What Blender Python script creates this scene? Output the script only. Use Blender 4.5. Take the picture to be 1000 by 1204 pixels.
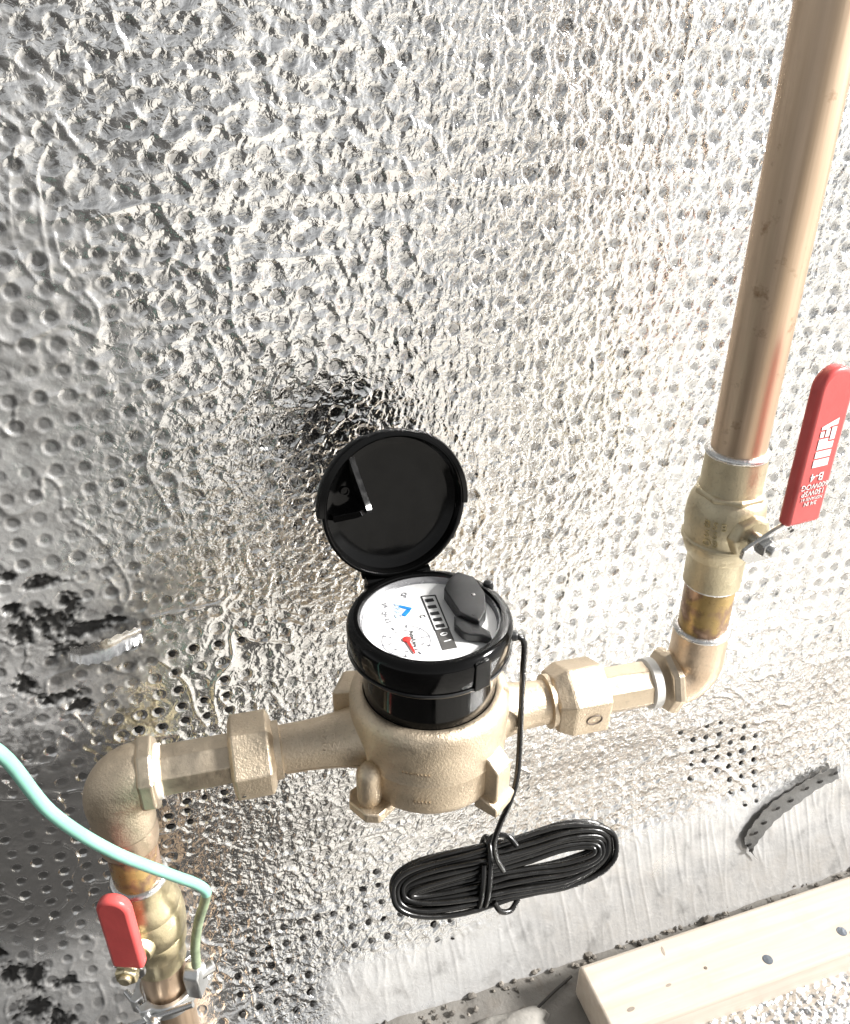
import bpy, bmesh, math, random
import numpy as np
from math import sin, cos, radians, pi
from mathutils import Vector

for o in list(bpy.data.objects):
    bpy.data.objects.remove(o, do_unlink=True)
S = bpy.context.scene
COL = S.collection
random.seed(7)

# ------------------------------------------------------------ camera, sky, sun, exposure
cam = bpy.data.cameras.new('camera')
cam.sensor_fit = 'VERTICAL'; cam.sensor_height = 24.0; cam.lens = 24.0 * 994 / 1204
cam.clip_start = 0.01; cam.clip_end = 200
camo = bpy.data.objects.new('camera', cam); COL.objects.link(camo)
camo.location = (-0.1150, -0.3419, 0.3452)
camo.rotation_euler = (radians(60), 0, radians(-18.2))
S.camera = camo

SUN_AZ, SUN_EL = 68.0, 34.0        # azimuth from the wall's outward normal (-Y) towards +X
sd = Vector((sin(radians(SUN_AZ)) * cos(radians(SUN_EL)), -cos(radians(SUN_AZ)) * cos(radians(SUN_EL)), sin(radians(SUN_EL))))
sun = bpy.data.lights.new('sun', 'SUN'); sun.energy = 5.0; sun.angle = radians(10); sun.color = (1.0, 0.978, 0.95)
suno = bpy.data.objects.new('sun', sun); COL.objects.link(suno)
suno.rotation_euler = sd.to_track_quat('Z', 'Y').to_euler()
suno.location = sd * 3

W = bpy.data.worlds.new('World'); S.world = W; W.use_nodes = True
wn, wl = W.node_tree.nodes, W.node_tree.links
bg = wn['Background']
sky = wn.new('ShaderNodeTexSky'); sky.sky_type = 'NISHITA'; sky.sun_disc = False
sky.sun_elevation = radians(SUN_EL); sky.sun_rotation = math.atan2(sd.x, sd.y)
sky.dust_density = 1.0; sky.air_density = 1.0
hs = wn.new('ShaderNodeHueSaturation'); hs.inputs['Saturation'].default_value = 0.05
wl.new(sky.outputs[0], hs.inputs['Color']); wl.new(hs.outputs[0], bg.inputs['Color'])
bg.inputs['Strength'].default_value = 0.05

vs = S.view_settings
S.display_settings.display_device = 'sRGB'
vs.view_transform = 'Standard'; vs.look = 'None'; vs.exposure = 1.22; vs.gamma = 1.0; vs.use_curve_mapping = False
S.cycles.max_bounces = 6; S.cycles.glossy_bounces = 4; S.cycles.use_denoising = True

# ------------------------------------------------------------ material helpers
MATS = {}
def new_mat(name):
    m = bpy.data.materials.new(name); m.use_nodes = True
    MATS[name] = m
    return m, m.node_tree.nodes, m.node_tree.links, m.node_tree.nodes['Principled BSDF']

def noise(n, l, scale, detail=4.0, rough=0.55, co=None, dist=0.0, kind='Object'):
    if co is None:
        tc = n.new('ShaderNodeTexCoord'); co = tc.outputs[kind]
    t = n.new('ShaderNodeTexNoise'); t.inputs['Scale'].default_value = scale
    t.inputs['Detail'].default_value = detail; t.inputs['Roughness'].default_value = rough
    t.inputs['Distortion'].default_value = dist
    l.new(co, t.inputs['Vector'])
    return t.outputs['Fac']

def ramp(n, l, fac, stops):
    r = n.new('ShaderNodeValToRGB')
    e = r.color_ramp.elements
    e[0].position, e[0].color = stops[0][0], (*stops[0][1], 1)
    e[1].position, e[1].color = stops[-1][0], (*stops[-1][1], 1)
    for p, c in stops[1:-1]:
        k = e.new(p); k.color = (*c, 1)
    l.new(fac, r.inputs['Fac'])
    return r.outputs['Color']

def maprange(n, l, v, a, b, c, d):
    m = n.new('ShaderNodeMapRange'); m.inputs[1].default_value = a; m.inputs[2].default_value = b
    m.inputs[3].default_value = c; m.inputs[4].default_value = d
    l.new(v, m.inputs[0]); return m.outputs[0]

def mixc(n, l, fac, a, b):
    m = n.new('ShaderNodeMix'); m.data_type = 'RGBA'
    for sock, v in ((m.inputs[0], fac), (m.inputs[6], a), (m.inputs[7], b)):
        if isinstance(v, (int, float)): sock.default_value = v
        elif isinstance(v, tuple): sock.default_value = (*v, 1)
        else: l.new(v, sock)
    return m.outputs[2]

def bump(n, l, h, strength, dist, normal=None):
    b = n.new('ShaderNodeBump'); b.inputs['Strength'].default_value = strength; b.inputs['Distance'].default_value = dist
    l.new(h, b.inputs['Height'])
    if normal is not None: l.new(normal, b.inputs['Normal'])
    return b.outputs['Normal']

def simple(name, color, metallic=0.0, rough=0.5, spec=None, var=0.12, vscale=60.0, bscale=None, bstr=0.15, bdist=0.0004, rvar=0.08, coat=0.0):
    m, n, l, p = new_mat(name)
    f = noise(n, l, vscale, 5)
    a = tuple(max(0, c * (1 - var)) for c in color); b = tuple(min(1, c * (1 + var)) for c in color)
    l.new(ramp(n, l, f, [(0.3, a), (0.7, b)]), p.inputs['Base Color'])
    p.inputs['Metallic'].default_value = metallic
    f2 = noise(n, l, vscale * 2.3, 4)
    l.new(maprange(n, l, f2, 0.3, 0.7, max(0.02, rough - rvar), rough + rvar), p.inputs['Roughness'])
    if spec is not None: p.inputs['Specular IOR Level'].default_value = spec
    if coat: p.inputs['Coat Weight'].default_value = coat; p.inputs['Coat Roughness'].default_value = 0.1
    if bscale: l.new(bump(n, l, noise(n, l, bscale, 5, 0.6), bstr, bdist), p.inputs['Normal'])
    return m

# ---- foil
m, n, l, p = new_mat('foil')
at = n.new('ShaderNodeAttribute'); at.attribute_name = 'tear'
ad = n.new('ShaderNodeAttribute'); ad.attribute_name = 'dirt_shade'
f1 = noise(n, l, 14, 5)
base = ramp(n, l, f1, [(0.3, (0.80, 0.795, 0.78)), (0.7, (0.90, 0.895, 0.88))])
f2 = noise(n, l, 55, 6, 0.65)
dirt_shade_n = n.new('ShaderNodeMath'); dirt_shade_n.operation = 'MULTIPLY'
l.new(ad.outputs['Fac'], dirt_shade_n.inputs[0]); l.new(maprange(n, l, f2, 0.35, 0.65, 0.45, 1.0), dirt_shade_n.inputs[1])
dcol = ramp(n, l, noise(n, l, 90, 5), [(0.3, (0.018, 0.0165, 0.0145)), (0.7, (0.092, 0.086, 0.078))])  # grime tone, also used to paint the dark reflection at the left
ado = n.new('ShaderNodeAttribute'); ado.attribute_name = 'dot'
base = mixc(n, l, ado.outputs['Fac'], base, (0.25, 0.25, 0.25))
c = mixc(n, l, dirt_shade_n.outputs[0], base, dcol)
c = mixc(n, l, at.outputs['Fac'], c, (0.006, 0.0055, 0.005))
l.new(c, p.inputs['Base Color'])
cov = n.new('ShaderNodeMath'); cov.operation = 'MAXIMUM'
l.new(dirt_shade_n.outputs[0], cov.inputs[0]); l.new(at.outputs['Fac'], cov.inputs[1])
l.new(maprange(n, l, cov.outputs[0], 0.0, 1.0, 1.0, 0.0), p.inputs['Metallic'])
r0 = maprange(n, l, noise(n, l, 30, 4), 0.3, 0.7, 0.13, 0.21)
rm = n.new('ShaderNodeMath'); rm.operation = 'MULTIPLY_ADD'
l.new(cov.outputs[0], rm.inputs[0]); rm.inputs[1].default_value = 0.45; l.new(r0, rm.inputs[2]); l.new(rm.outputs[0], p.inputs['Roughness'])
def crease(scale, dist):
    q = noise(n, l, scale, 2, 0.5, dist=dist)
    a1 = n.new('ShaderNodeMath'); a1.operation = 'SUBTRACT'; l.new(q, a1.inputs[0]); a1.inputs[1].default_value = 0.5
    a2 = n.new('ShaderNodeMath'); a2.operation = 'ABSOLUTE'; l.new(a1.outputs[0], a2.inputs[0])
    a3 = n.new('ShaderNodeMath'); a3.operation = 'MULTIPLY'; l.new(a2.outputs[0], a3.inputs[0]); l.new(acr.outputs['Fac'], a3.inputs[1])
    return a3.outputs[0]
acr = n.new('ShaderNodeAttribute'); acr.attribute_name = 'crinkle'
b1 = bump(n, l, crease(150, 0.6), 0.5, 0.0042)
b1 = bump(n, l, crease(330, 0.5), 0.4, 0.0017, b1)
l.new(b1, p.inputs['Normal'])

simple('hole_dark', (0.012, 0.011, 0.010), 0, 0.6)
simple('foil_plain', (0.86, 0.85, 0.83), 1.0, 0.2, var=0.08, bscale=260, bstr=0.5, bdist=0.001)
simple('foil_dull', (0.13, 0.128, 0.122), 0.4, 0.5, var=0.15, bscale=200, bstr=0.5, bdist=0.001)

# ---- cast bronze (meter, couplings, elbows)
def cast(name, c1, c2, rough, bs=900, strength=0.45, metallic=1.0):
    m, n, l, p = new_mat(name)
    f = noise(n, l, 45, 6, 0.6)
    c = ramp(n, l, f, [(0.28, c1), (0.72, c2)])
    g = noise(n, l, 600, 3)
    c = mixc(n, l, maprange(n, l, g, 0.55, 0.75, 0, 0.35), c, tuple(x * 0.55 for x in c1))
    l.new(c, p.inputs['Base Color']); p.inputs['Metallic'].default_value = metallic
    l.new(maprange(n, l, noise(n, l, 130, 4), 0.3, 0.7, rough - 0.07, rough + 0.1), p.inputs['Roughness'])
    nb = bump(n, l, noise(n, l, 160, 4), 0.25, 0.0010)
    l.new(bump(n, l, noise(n, l, bs, 3, 0.6), strength, 0.0005, nb), p.inputs['Normal'])
    return m
cast('bronze', (0.55, 0.455, 0.34), (0.71, 0.605, 0.465), 0.50, 750, 0.75)
cast('bronze_machined', (0.60, 0.50, 0.375), (0.74, 0.63, 0.49), 0.36, 1400, 0.2)
cast('brass', (0.55, 0.48, 0.335), (0.67, 0.60, 0.435), 0.46, 800, 0.45)
cast('brass_pale', (0.66, 0.57, 0.36), (0.78, 0.69, 0.47), 0.34, 1000, 0.2)
cast('elbow_copper', (0.66, 0.51, 0.37), (0.78, 0.64, 0.49), 0.38, 900, 0.3)

# ---- copper pipe: drawn, streaked along its length, with tarnish spots
m, n, l, p = new_mat('copper')
tc = n.new('ShaderNodeTexCoord'); mp = n.new('ShaderNodeMapping'); mp.inputs['Scale'].default_value = (1, 1, 0.03)
l.new(tc.outputs['Object'], mp.inputs['Vector'])
f = noise(n, l, 160, 5, 0.6, mp.outputs['Vector'])
c = ramp(n, l, f, [(0.3, (0.56, 0.415, 0.285)), (0.7, (0.78, 0.61, 0.455))])
sp = noise(n, l, 60, 5, 0.65)
c = mixc(n, l, maprange(n, l, sp, 0.60, 0.72, 0, 0.75), c, (0.26, 0.13, 0.065))
l.new(c, p.inputs['Base Color']); p.inputs['Metallic'].default_value = 1.0
l.new(maprange(n, l, f, 0.3, 0.7, 0.36, 0.50), p.inputs['Roughness'])
l.new(bump(n, l, f, 0.12, 0.0004), p.inputs['Normal'])

# ---- copper stub with burnt flux and heat tint
m, n, l, p = new_mat('copper_flux')
f = noise(n, l, 42, 5, 0.55, dist=0.3)
c = ramp(n, l, f, [(0.30, (0.33, 0.22, 0.085)), (0.42, (0.42, 0.29, 0.11)), (0.50, (0.27, 0.17, 0.11)), (0.58, (0.60, 0.42, 0.30)), (0.75, (0.72, 0.52, 0.40))])
l.new(c, p.inputs['Base Color'])
l.new(maprange(n, l, f, 0.4, 0.65, 0.25, 0.95), p.inputs['Metallic'])
l.new(maprange(n, l, noise(n, l, 200, 4), 0.3, 0.7, 0.2, 0.45), p.inputs['Roughness'])
l.new(bump(n, l, noise(n, l, 260, 5), 0.3, 0.0006), p.inputs['Normal'])

simple('solder', (0.78, 0.775, 0.76), 1.0, 0.28, bscale=320, bstr=0.5, bdist=0.0008)
simple('tape', (0.66, 0.645, 0.61), 0, 0.45, bscale=500, bstr=0.4, bdist=0.0004)
simple('steel', (0.62, 0.62, 0.61), 1.0, 0.28, bscale=700, bstr=0.15, bdist=0.0003)
simple('zinc', (0.70, 0.71, 0.71), 1.0, 0.36, var=0.2, bscale=300, bstr=0.4, bdist=0.0006)
simple('red_vinyl', (0.56, 0.085, 0.080), 0, 0.38, var=0.10, bscale=260, bstr=0.18, bdist=0.0006)
simple('red_print', (0.78, 0.76, 0.74), 0, 0.5)
simple('black_gloss', (0.003, 0.003, 0.003), 0, 0.10, spec=0.2, var=0.2, bscale=120, bstr=0.05, bdist=0.0006, rvar=0.04)
simple('black_satin', (0.008, 0.0085, 0.009), 0, 0.36, var=0.2, bscale=900, bstr=0.12, bdist=0.0003)
simple('black_cable', (0.006, 0.0058, 0.0055), 0, 0.24, var=0.3, bscale=240, bstr=0.12, bdist=0.0006)
simple('dial_white', (0.83, 0.83, 0.82), 0, 0.4, var=0.02)
simple('dial_ring', (0.34, 0.34, 0.35), 0.6, 0.25)
simple('ink_black', (0.015, 0.015, 0.016), 0, 0.5)
simple('ink_grey', (0.075, 0.072, 0.068), 0, 0.5)
simple('ink_pale', (0.20, 0.20, 0.22), 0, 0.5)
simple('ink_blue', (0.02, 0.22, 0.62), 0, 0.5)
simple('ink_lightblue', (0.42, 0.56, 0.80), 0, 0.5)
simple('needle_red', (0.62, 0.035, 0.03), 0, 0.45)
simple('green_jacket', (0.21, 0.45, 0.36), 0, 0.42, var=0.12, vscale=40, bscale=160, bstr=0.2, bdist=0.0006)
simple('green_dirty', (0.22, 0.27, 0.17), 0, 0.55, var=0.4, vscale=120, bscale=300, bstr=0.3, bdist=0.0006)
simple('stone_pale', (0.22, 0.21, 0.19), 0, 0.8, var=0.2, bscale=120, bstr=0.6, bdist=0.002)
simple('debris', (0.12, 0.108, 0.093), 0, 0.85, var=0.7, vscale=70, bscale=400, bstr=0.5, bdist=0.001)
simple('stick', (0.03, 0.026, 0.022), 0, 0.7, var=0.3)
simple('screw_metal', (0.09, 0.10, 0.115), 0.6, 0.45)
simple('wood_dent', (0.22, 0.185, 0.15), 0, 0.7, var=0.25, vscale=200)
simple('knot', (0.13, 0.10, 0.075), 0, 0.7)

# ---- concrete floor, made pale out of view to brighten the foil's reflection
m, n, l, p = new_mat('concrete')
f = noise(n, l, 9, 8, 0.62); f2 = noise(n, l, 60, 6, 0.6)
c = ramp(n, l, f, [(0.28, (0.40, 0.385, 0.355)), (0.72, (0.58, 0.56, 0.52))])
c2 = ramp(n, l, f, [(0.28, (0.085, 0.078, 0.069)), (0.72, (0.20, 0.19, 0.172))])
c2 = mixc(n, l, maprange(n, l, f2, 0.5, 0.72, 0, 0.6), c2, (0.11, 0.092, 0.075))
ad = n.new('ShaderNodeAttribute'); ad.attribute_name = 'dirt_shade'
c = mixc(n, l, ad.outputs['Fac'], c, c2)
l.new(c, p.inputs['Base Color']); p.inputs['Roughness'].default_value = 0.75
nb = bump(n, l, f2, 0.5, 0.003)
l.new(bump(n, l, noise(n, l, 300, 4), 0.4, 0.001, nb), p.inputs['Normal'])

# ---- near-black ground, added to darken the foil's reflection at left
m, n, l, p = new_mat('shade_ground')
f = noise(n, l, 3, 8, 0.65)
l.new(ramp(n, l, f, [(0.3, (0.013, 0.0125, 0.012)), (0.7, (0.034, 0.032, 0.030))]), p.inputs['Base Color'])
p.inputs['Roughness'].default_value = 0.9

# ---- spruce lumber
m, n, l, p = new_mat('lumber')
tc = n.new('ShaderNodeTexCoord'); mp = n.new('ShaderNodeMapping'); mp.inputs['Scale'].default_value = (0.06, 1, 1)
l.new(tc.outputs['Object'], mp.inputs['Vector'])
f = noise(n, l, 130, 6, 0.6, mp.outputs['Vector'], 0.4)
c = ramp(n, l, f, [(0.3, (0.385, 0.328, 0.265)), (0.7, (0.46, 0.408, 0.345))])
st = noise(n, l, 24, 5, 0.6)
c = mixc(n, l, maprange(n, l, st, 0.56, 0.75, 0, 0.35), c, (0.34, 0.26, 0.19))
l.new(c, p.inputs['Base Color']); p.inputs['Roughness'].default_value = 0.62
l.new(bump(n, l, f, 0.2, 0.0006), p.inputs['Normal'])

# ------------------------------------------------------------ mesh helpers
ORG = {}
def thing(name, label, cat, loc, group=None):
    o = bpy.data.objects.new(name, None); COL.objects.link(o)
    o.location = loc; o.empty_display_size = 0.02
    o['label'] = label; o['category'] = cat
    if group: o['group'] = group
    ORG[o] = np.array(loc, float)
    return o

def part(name, vf, mat, parent=None, smooth=35, bevel=0.0, bseg=2, loc=None, label=None):
    v, f = vf
    me = bpy.data.meshes.new(name)
    org = ORG[parent] if parent is not None else (np.array(loc, float) if loc is not None else np.zeros(3))
    v = np.asarray(v, float) - org
    me.from_pydata(v.tolist(), [], [list(x) for x in f])
    bm = bmesh.new(); bm.from_mesh(me); bmesh.ops.recalc_face_normals(bm, faces=bm.faces); bm.to_mesh(me); bm.free()
    if smooth:
        me.polygons.foreach_set('use_smooth', [True] * len(me.polygons)); me.set_sharp_from_angle(angle=radians(smooth))
    me.materials.append(MATS[mat])
    o = bpy.data.objects.new(name, me); COL.objects.link(o)
    if parent is not None: o.parent = parent
    else: o.location = org
    ORG[o] = org
    if bevel:
        b = o.modifiers.new('bevel', 'BEVEL'); b.width = bevel; b.segments = bseg; b.limit_method = 'ANGLE'; b.angle_limit = radians(30)
    if label: o['label'] = label
    return o

def merge(*vfs):
    V, F = [], []
    for v, f in vfs:
        k = len(V); V += [tuple(x) for x in v]; F += [[i + k for i in g] for g in f]
    return V, F

def frame(ax, up=None):
    a = np.array(ax, float); a /= np.linalg.norm(a)
    u = np.array(up if up is not None else ((0, 0, 1) if abs(a[2]) < 0.9 else (1, 0, 0)), float)
    u = u - a * (u @ a); u /= np.linalg.norm(u)
    return a, u, np.cross(a, u)

def lathe(prof, o, ax, n=48, up=None, cap=(True, True), rfun=None, off=0.0):
    a, u, w = frame(ax, up); o = np.array(o, float)
    V, F = [], []
    for r, t in prof:
        for k in range(n):
            th = 2 * pi * k / n + off
            rr = r * (rfun(th) if rfun else 1)
            V.append(o + a * t + (u * cos(th) + w * sin(th)) * rr)
    for i in range(len(prof) - 1):
        for k in range(n):
            k2 = (k + 1) % n
            F.append([i * n + k, i * n + k2, (i + 1) * n + k2, (i + 1) * n + k])
    if cap[0]: F.append(list(range(n))[::-1])
    if cap[1]: F.append([(len(prof) - 1) * n + k for k in range(n)])
    return V, F

def catmull(pts, k=8):
    P = [np.array(p, float) for p in pts]
    P = [2 * P[0] - P[1]] + P + [2 * P[-1] - P[-2]]
    out = []
    for i in range(1, len(P) - 2):
        for j in range(k):
            t = j / k
            a, b, c, d = P[i - 1], P[i], P[i + 1], P[i + 2]
            out.append(0.5 * ((2 * b) + (-a + c) * t + (2 * a - 5 * b + 4 * c - d) * t * t + (-a + 3 * b - 3 * c + d) * t ** 3))
    out.append(P[-2]); return out

def tube(path, r, n=12, cap=True):
    P = np.array(path, float); N = len(P)
    T = np.gradient(P, axis=0); T /= np.linalg.norm(T, axis=1)[:, None]
    a, u, w = frame(T[0]); V, F = [], []
    rs = r if hasattr(r, '__len__') else [r] * N
    for i in range(N):
        u = u - T[i] * (u @ T[i]); u /= np.linalg.norm(u); w = np.cross(T[i], u)
        for k in range(n):
            th = 2 * pi * k / n; V.append(P[i] + (u * cos(th) + w * sin(th)) * rs[i])
    for i in range(N - 1):
        for k in range(n):
            k2 = (k + 1) % n; F.append([i * n + k, i * n + k2, (i + 1) * n + k2, (i + 1) * n + k])
    if cap: F.append(list(range(n))[::-1]); F.append([(N - 1) * n + k for k in range(n)])
    return V, F

def extrude(poly, o, e1, e2, e3, h):
    """outline poly in (e1,e2) at o, thickness h along e3"""
    o = np.array(o, float); e1, e2, e3 = (np.array(x, float) for x in (e1, e2, e3)); n = len(poly)
    V = [o + e1 * x + e2 * y for x, y in poly] + [o + e1 * x + e2 * y + e3 * h for x, y in poly]
    F = [list(range(n))[::-1], list(range(n, 2 * n))] + [[k, (k + 1) % n, n + (k + 1) % n, n + k] for k in range(n)]
    return V, F

def box(c, s, R=None):
    c = np.array(c, float); R = np.eye(3) if R is None else np.array(R, float)
    V = [c + R[0] * sx * s[0] / 2 + R[1] * sy * s[1] / 2 + R[2] * sz * s[2] / 2 for sz in (-1, 1) for sy in (-1, 1) for sx in (-1, 1)]
    F = [[0, 2, 3, 1], [4, 5, 7, 6], [0, 1, 5, 4], [2, 6, 7, 3], [0, 4, 6, 2], [1, 3, 7, 5]]
    return V, F

def text(name, body, mat, parent, o, e1, e2, size, depth=0.0002):
    cu = bpy.data.curves.new(name, 'FONT'); cu.body = body; cu.size = size; cu.extrude = depth; cu.align_x = 'CENTER'; cu.align_y = 'CENTER'; cu.resolution_u = 3
    t = bpy.data.objects.new(name, cu); COL.objects.link(t)
    dg = bpy.context.evaluated_depsgraph_get()
    me = bpy.data.meshes.new_from_object(t.evaluated_get(dg))
    vs_ = [v.co.copy() for v in me.vertices]; fs = [list(p.vertices) for p in me.polygons]
    bpy.data.objects.remove(t); bpy.data.curves.remove(cu); bpy.data.meshes.remove(me)
    e1 = np.array(e1, float); e1 /= np.linalg.norm(e1); e2 = np.array(e2, float); e2 -= e1 * (e1 @ e2); e2 /= np.linalg.norm(e2)
    e3 = np.cross(e1, e2); o = np.array(o, float)
    return part(name, ([o + e1 * v.x + e2 * v.y + e3 * v.z for v in vs_], fs), mat, parent, smooth=0)

Z = np.array([0, 0, 1.0])

# ------------------------------------------------------------ numpy noise
_rng = np.random.default_rng(11)
_perm = np.concatenate([_rng.permutation(256)] * 2)
_ga = _rng.uniform(0, 2 * pi, 256); _gx, _gy = np.cos(_ga), np.sin(_ga)
def perlin(x, y, s=0):
    xi, yi = np.floor(x).astype(int), np.floor(y).astype(int); xf, yf = x - xi, y - yi
    def g(ix, iy, dx, dy):
        h = _perm[(_perm[(ix + s * 37) & 255] + iy + s * 91) & 255]
        return _gx[h] * dx + _gy[h] * dy
    u = xf ** 3 * (xf * (xf * 6 - 15) + 10); v = yf ** 3 * (yf * (yf * 6 - 15) + 10)
    a = g(xi, yi, xf, yf) * (1 - u) + g(xi + 1, yi, xf - 1, yf) * u
    b = g(xi, yi + 1, xf, yf - 1) * (1 - u) + g(xi + 1, yi + 1, xf - 1, yf - 1) * u
    return (a * (1 - v) + b * v) * 1.5
def sstep(a, b, x):
    t = np.clip((x - a) / (b - a), 0, 1); return t * t * (3 - 2 * t)

# ------------------------------------------------------------ floor
FZ = -0.36
def yw(z):
    t = np.clip((-0.19 - z) / 0.17, 0, 1.2); return 0.10 - 0.062 * t ** 1.8

def grid_mesh(name, X, Y, Zc, mat, attrs=None, loc=(0, 0, 0), kind=None):
    nr, nc = X.shape
    co = np.stack([X - loc[0], Y - loc[1], Zc - loc[2]], -1).reshape(-1, 3).astype(np.float32)
    i = np.arange((nr - 1) * (nc - 1)); r, c = i // (nc - 1), i % (nc - 1); a = r * nc + c
    q = np.stack([a, a + 1, a + nc + 1, a + nc], -1).astype(np.int32)
    me = bpy.data.meshes.new(name)
    me.vertices.add(len(co)); me.vertices.foreach_set('co', co.ravel())
    me.loops.add(q.size); me.loops.foreach_set('vertex_index', q.ravel())
    me.polygons.add(len(q)); me.polygons.foreach_set('loop_start', np.arange(0, q.size, 4, dtype=np.int32))
    me.update(calc_edges=True); me.validate()
    me.polygons.foreach_set('use_smooth', np.ones(len(q), bool))
    for k, v in (attrs or {}).items():
        at_ = me.attributes.new(k, 'FLOAT', 'POINT'); at_.data.foreach_set('value', v.astype(np.float32).ravel())
    me.materials.append(MATS[mat])
    o = bpy.data.objects.new(name, me); COL.objects.link(o); o.location = loc
    ORG[o] = np.array(loc, float)
    if kind: o['kind'] = kind
    return o

gx = np.concatenate([np.linspace(-0.07, 0.9, 195), np.linspace(0.9, 5, 40)[1:]]); gy = np.concatenate([np.linspace(-4, -0.4, 50)[:-1], np.linspace(-0.4, 0.16, 110)])
GX, GY = np.meshgrid(gx, gy)
GX[:, 0] += 0.012 * perlin(GY[:, 0] * 20, GY[:, 0] * 0 + 3, 5); GX[:, 1] += 0.006 * perlin(GY[:, 1] * 20, GY[:, 1] * 0 + 3, 5)
GZ = FZ + 0.003 * perlin(GX * 14, GY * 14, 1) + 0.0012 * perlin(GX * 60, GY * 60, 2) - 0.001
GZ[:, 0] -= 0.03
floor = grid_mesh('floor', GX, GY, GZ, 'concrete', {'dirt_shade': sstep(-0.10, 0.02, GY)}, kind='structure')  # slab stops at left so the foil mirrors brightness only at right
floor['label'] = 'concrete slab, made pale out of view to brighten the foil, dusty grey along the foot of the wall'
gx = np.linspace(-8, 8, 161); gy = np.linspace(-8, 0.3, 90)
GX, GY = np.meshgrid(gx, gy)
ground = grid_mesh('ground', GX, GY, FZ - 0.04 + 0.02 * perlin(GX * 3, GY * 3, 19), 'shade_ground', kind='structure')  # added out of view; its darkness replaces shade mirrored in the left foil
ground['label'] = 'added unseen dark ground left of the concrete slab, darkens the foil reflection'

# ------------------------------------------------------------ wall: bubble foil insulation
HOLES = [(0.2898, -0.1858), (0.3039, -0.1862), (0.318, -0.1999), (0.3312, -0.1999), (0.2779, -0.1987), (0.2909, -0.1995), (0.3046, -0.1998), (0.3321, -0.2137), (0.3457, -0.2146), (0.319, -0.2142), (0.3053, -0.2139), (0.292, -0.2136), (0.2785, -0.2131), (0.3327, -0.2276), (0.3464, -0.2283), (0.3196, -0.2275), (0.306, -0.2273), (0.2923, -0.227), (0.279, -0.2261), (0.3335, -0.2409), (0.3472, -0.2411), (0.32, -0.2407), (0.3066, -0.2407), (0.3343, -0.2544), (0.3477, -0.2541), (0.3212, -0.2542), (0.3347, -0.2678), (0.348, -0.2678), (0.3355, -0.2808), (0.3489, -0.2804), (0.2784, -0.2411), (0.3221, -0.2673), (0.2632, -0.186), (-0.0656, -0.2719), (-0.0787, -0.2711), (-0.0921, -0.2715), (-0.1055, -0.2705), (-0.0523, -0.2723), (-0.0663, -0.2853), (-0.079, -0.2852), (-0.0921, -0.285), (-0.1056, -0.2846), (-0.1187, -0.2845), (-0.0925, -0.2991), (-0.106, -0.2984), (-0.1192, -0.2985), (-0.0792, -0.3132), (-0.0926, -0.3124), (-0.1061, -0.3114), (-0.1191, -0.3119), (-0.1328, -0.3118), (-0.079, -0.326), (-0.1061, -0.3251), (-0.1196, -0.3249), (-0.1328, -0.3251), (-0.0794, -0.3349), (-0.0926, -0.3361), (-0.1322, -0.2979), (-0.1186, -0.2725), (-0.0395, -0.286), (-0.0394, -0.2723), (-0.0258, -0.2725), (-0.0263, -0.2591), (-0.013, -0.2591), (-0.0132, -0.2466), (-0.0128, -0.2731), (-0.0124, -0.2873), (-0.0255, -0.286), (-0.0389, -0.3006), (-0.0252, -0.3009), (-0.0116, -0.3011), (0.0287, -0.303), (0.0422, -0.3031), (0.0424, -0.3167), (0.03, -0.3157), (0.0012, -0.2875), (-0.1511, -0.0397), (-0.1509, -0.0538), (-0.1364, -0.0399), (-0.136, -0.0525), (-0.1223, -0.0398), (-0.1218, -0.0531), (-0.1075, -0.0396), (-0.1071, -0.052), (-0.1077, 0.003), (-0.093, 0.0023), (-0.1233, 0.0042), (-0.1361, 0.0034), (-0.1365, -0.0111), (-0.1369, -0.0258), (-0.1075, -0.0261), (-0.1653, -0.0518), (-0.1591, -0.1361), (-0.1459, -0.1361), (-0.133, -0.1276), (-0.1455, -0.1266), (-0.1455, -0.1475), (-0.1591, -0.147), (-0.1193, -0.1273), (-0.1191, -0.1361)]
X0, X1, Z0, Z1, DX = -0.38, 0.74, FZ - 0.004, 0.43, 0.00092
wx = np.arange(X0, X1, DX); wz = np.arange(Z0, Z1, DX)
WX, WZ = np.meshgrid(wx, wz)
mmx, mmz = WX * 1000, WZ * 1000
# smooth, unbubbled skirt at the foot of the wall
skirt = sstep(-0.262, -0.292, WZ) * sstep(0.03, 0.12, WX - 0.35 * (WZ + 0.29))
skirt = np.maximum(skirt, sstep(-0.303, -0.325, WZ) * sstep(-0.080, -0.045, WX + 0.012 * perlin(mmx / 15, mmz / 15, 2)))
# how crumpled the foil is: calm and taut at the upper left, busy in the middle and right
wb = 0.05 * perlin(WX * 9, WZ * 9, 3)
edge = -0.135 + 0.065 * np.exp(-((WZ + 0.005) / 0.05) ** 2) - 0.03 * sstep(0.22, 0.32, WZ)
busy = 0.15 + (0.80 - 0.42 * sstep(0.12, 0.20, WZ) * sstep(0.06, -0.02, WX + wb)) * sstep(-0.035, 0.05, WX - edge + wb) - 0.30 * sstep(0.03, -0.05, WZ) * sstep(0.0, 0.1, WX)
wob = 2.2 * perlin(mmx / 30, mmz / 30, 4); wob2 = 2.2 * perlin(mmx / 30, mmz / 30, 5)
vert = sstep(-0.03, 0.08, WX)            # creases run upright towards the right, aslant on the left
ca = 0.6 * (1 - vert)
rx = (mmx * np.cos(ca) - mmz * np.sin(ca) + wob); rz = (mmx * np.sin(ca) + mmz * np.cos(ca) + wob2)
st = 1.0 + 1.1 * vert
def ridge(a, p): return np.clip(1 - np.abs(a) * 2.4, 0, 1) ** p
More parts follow.
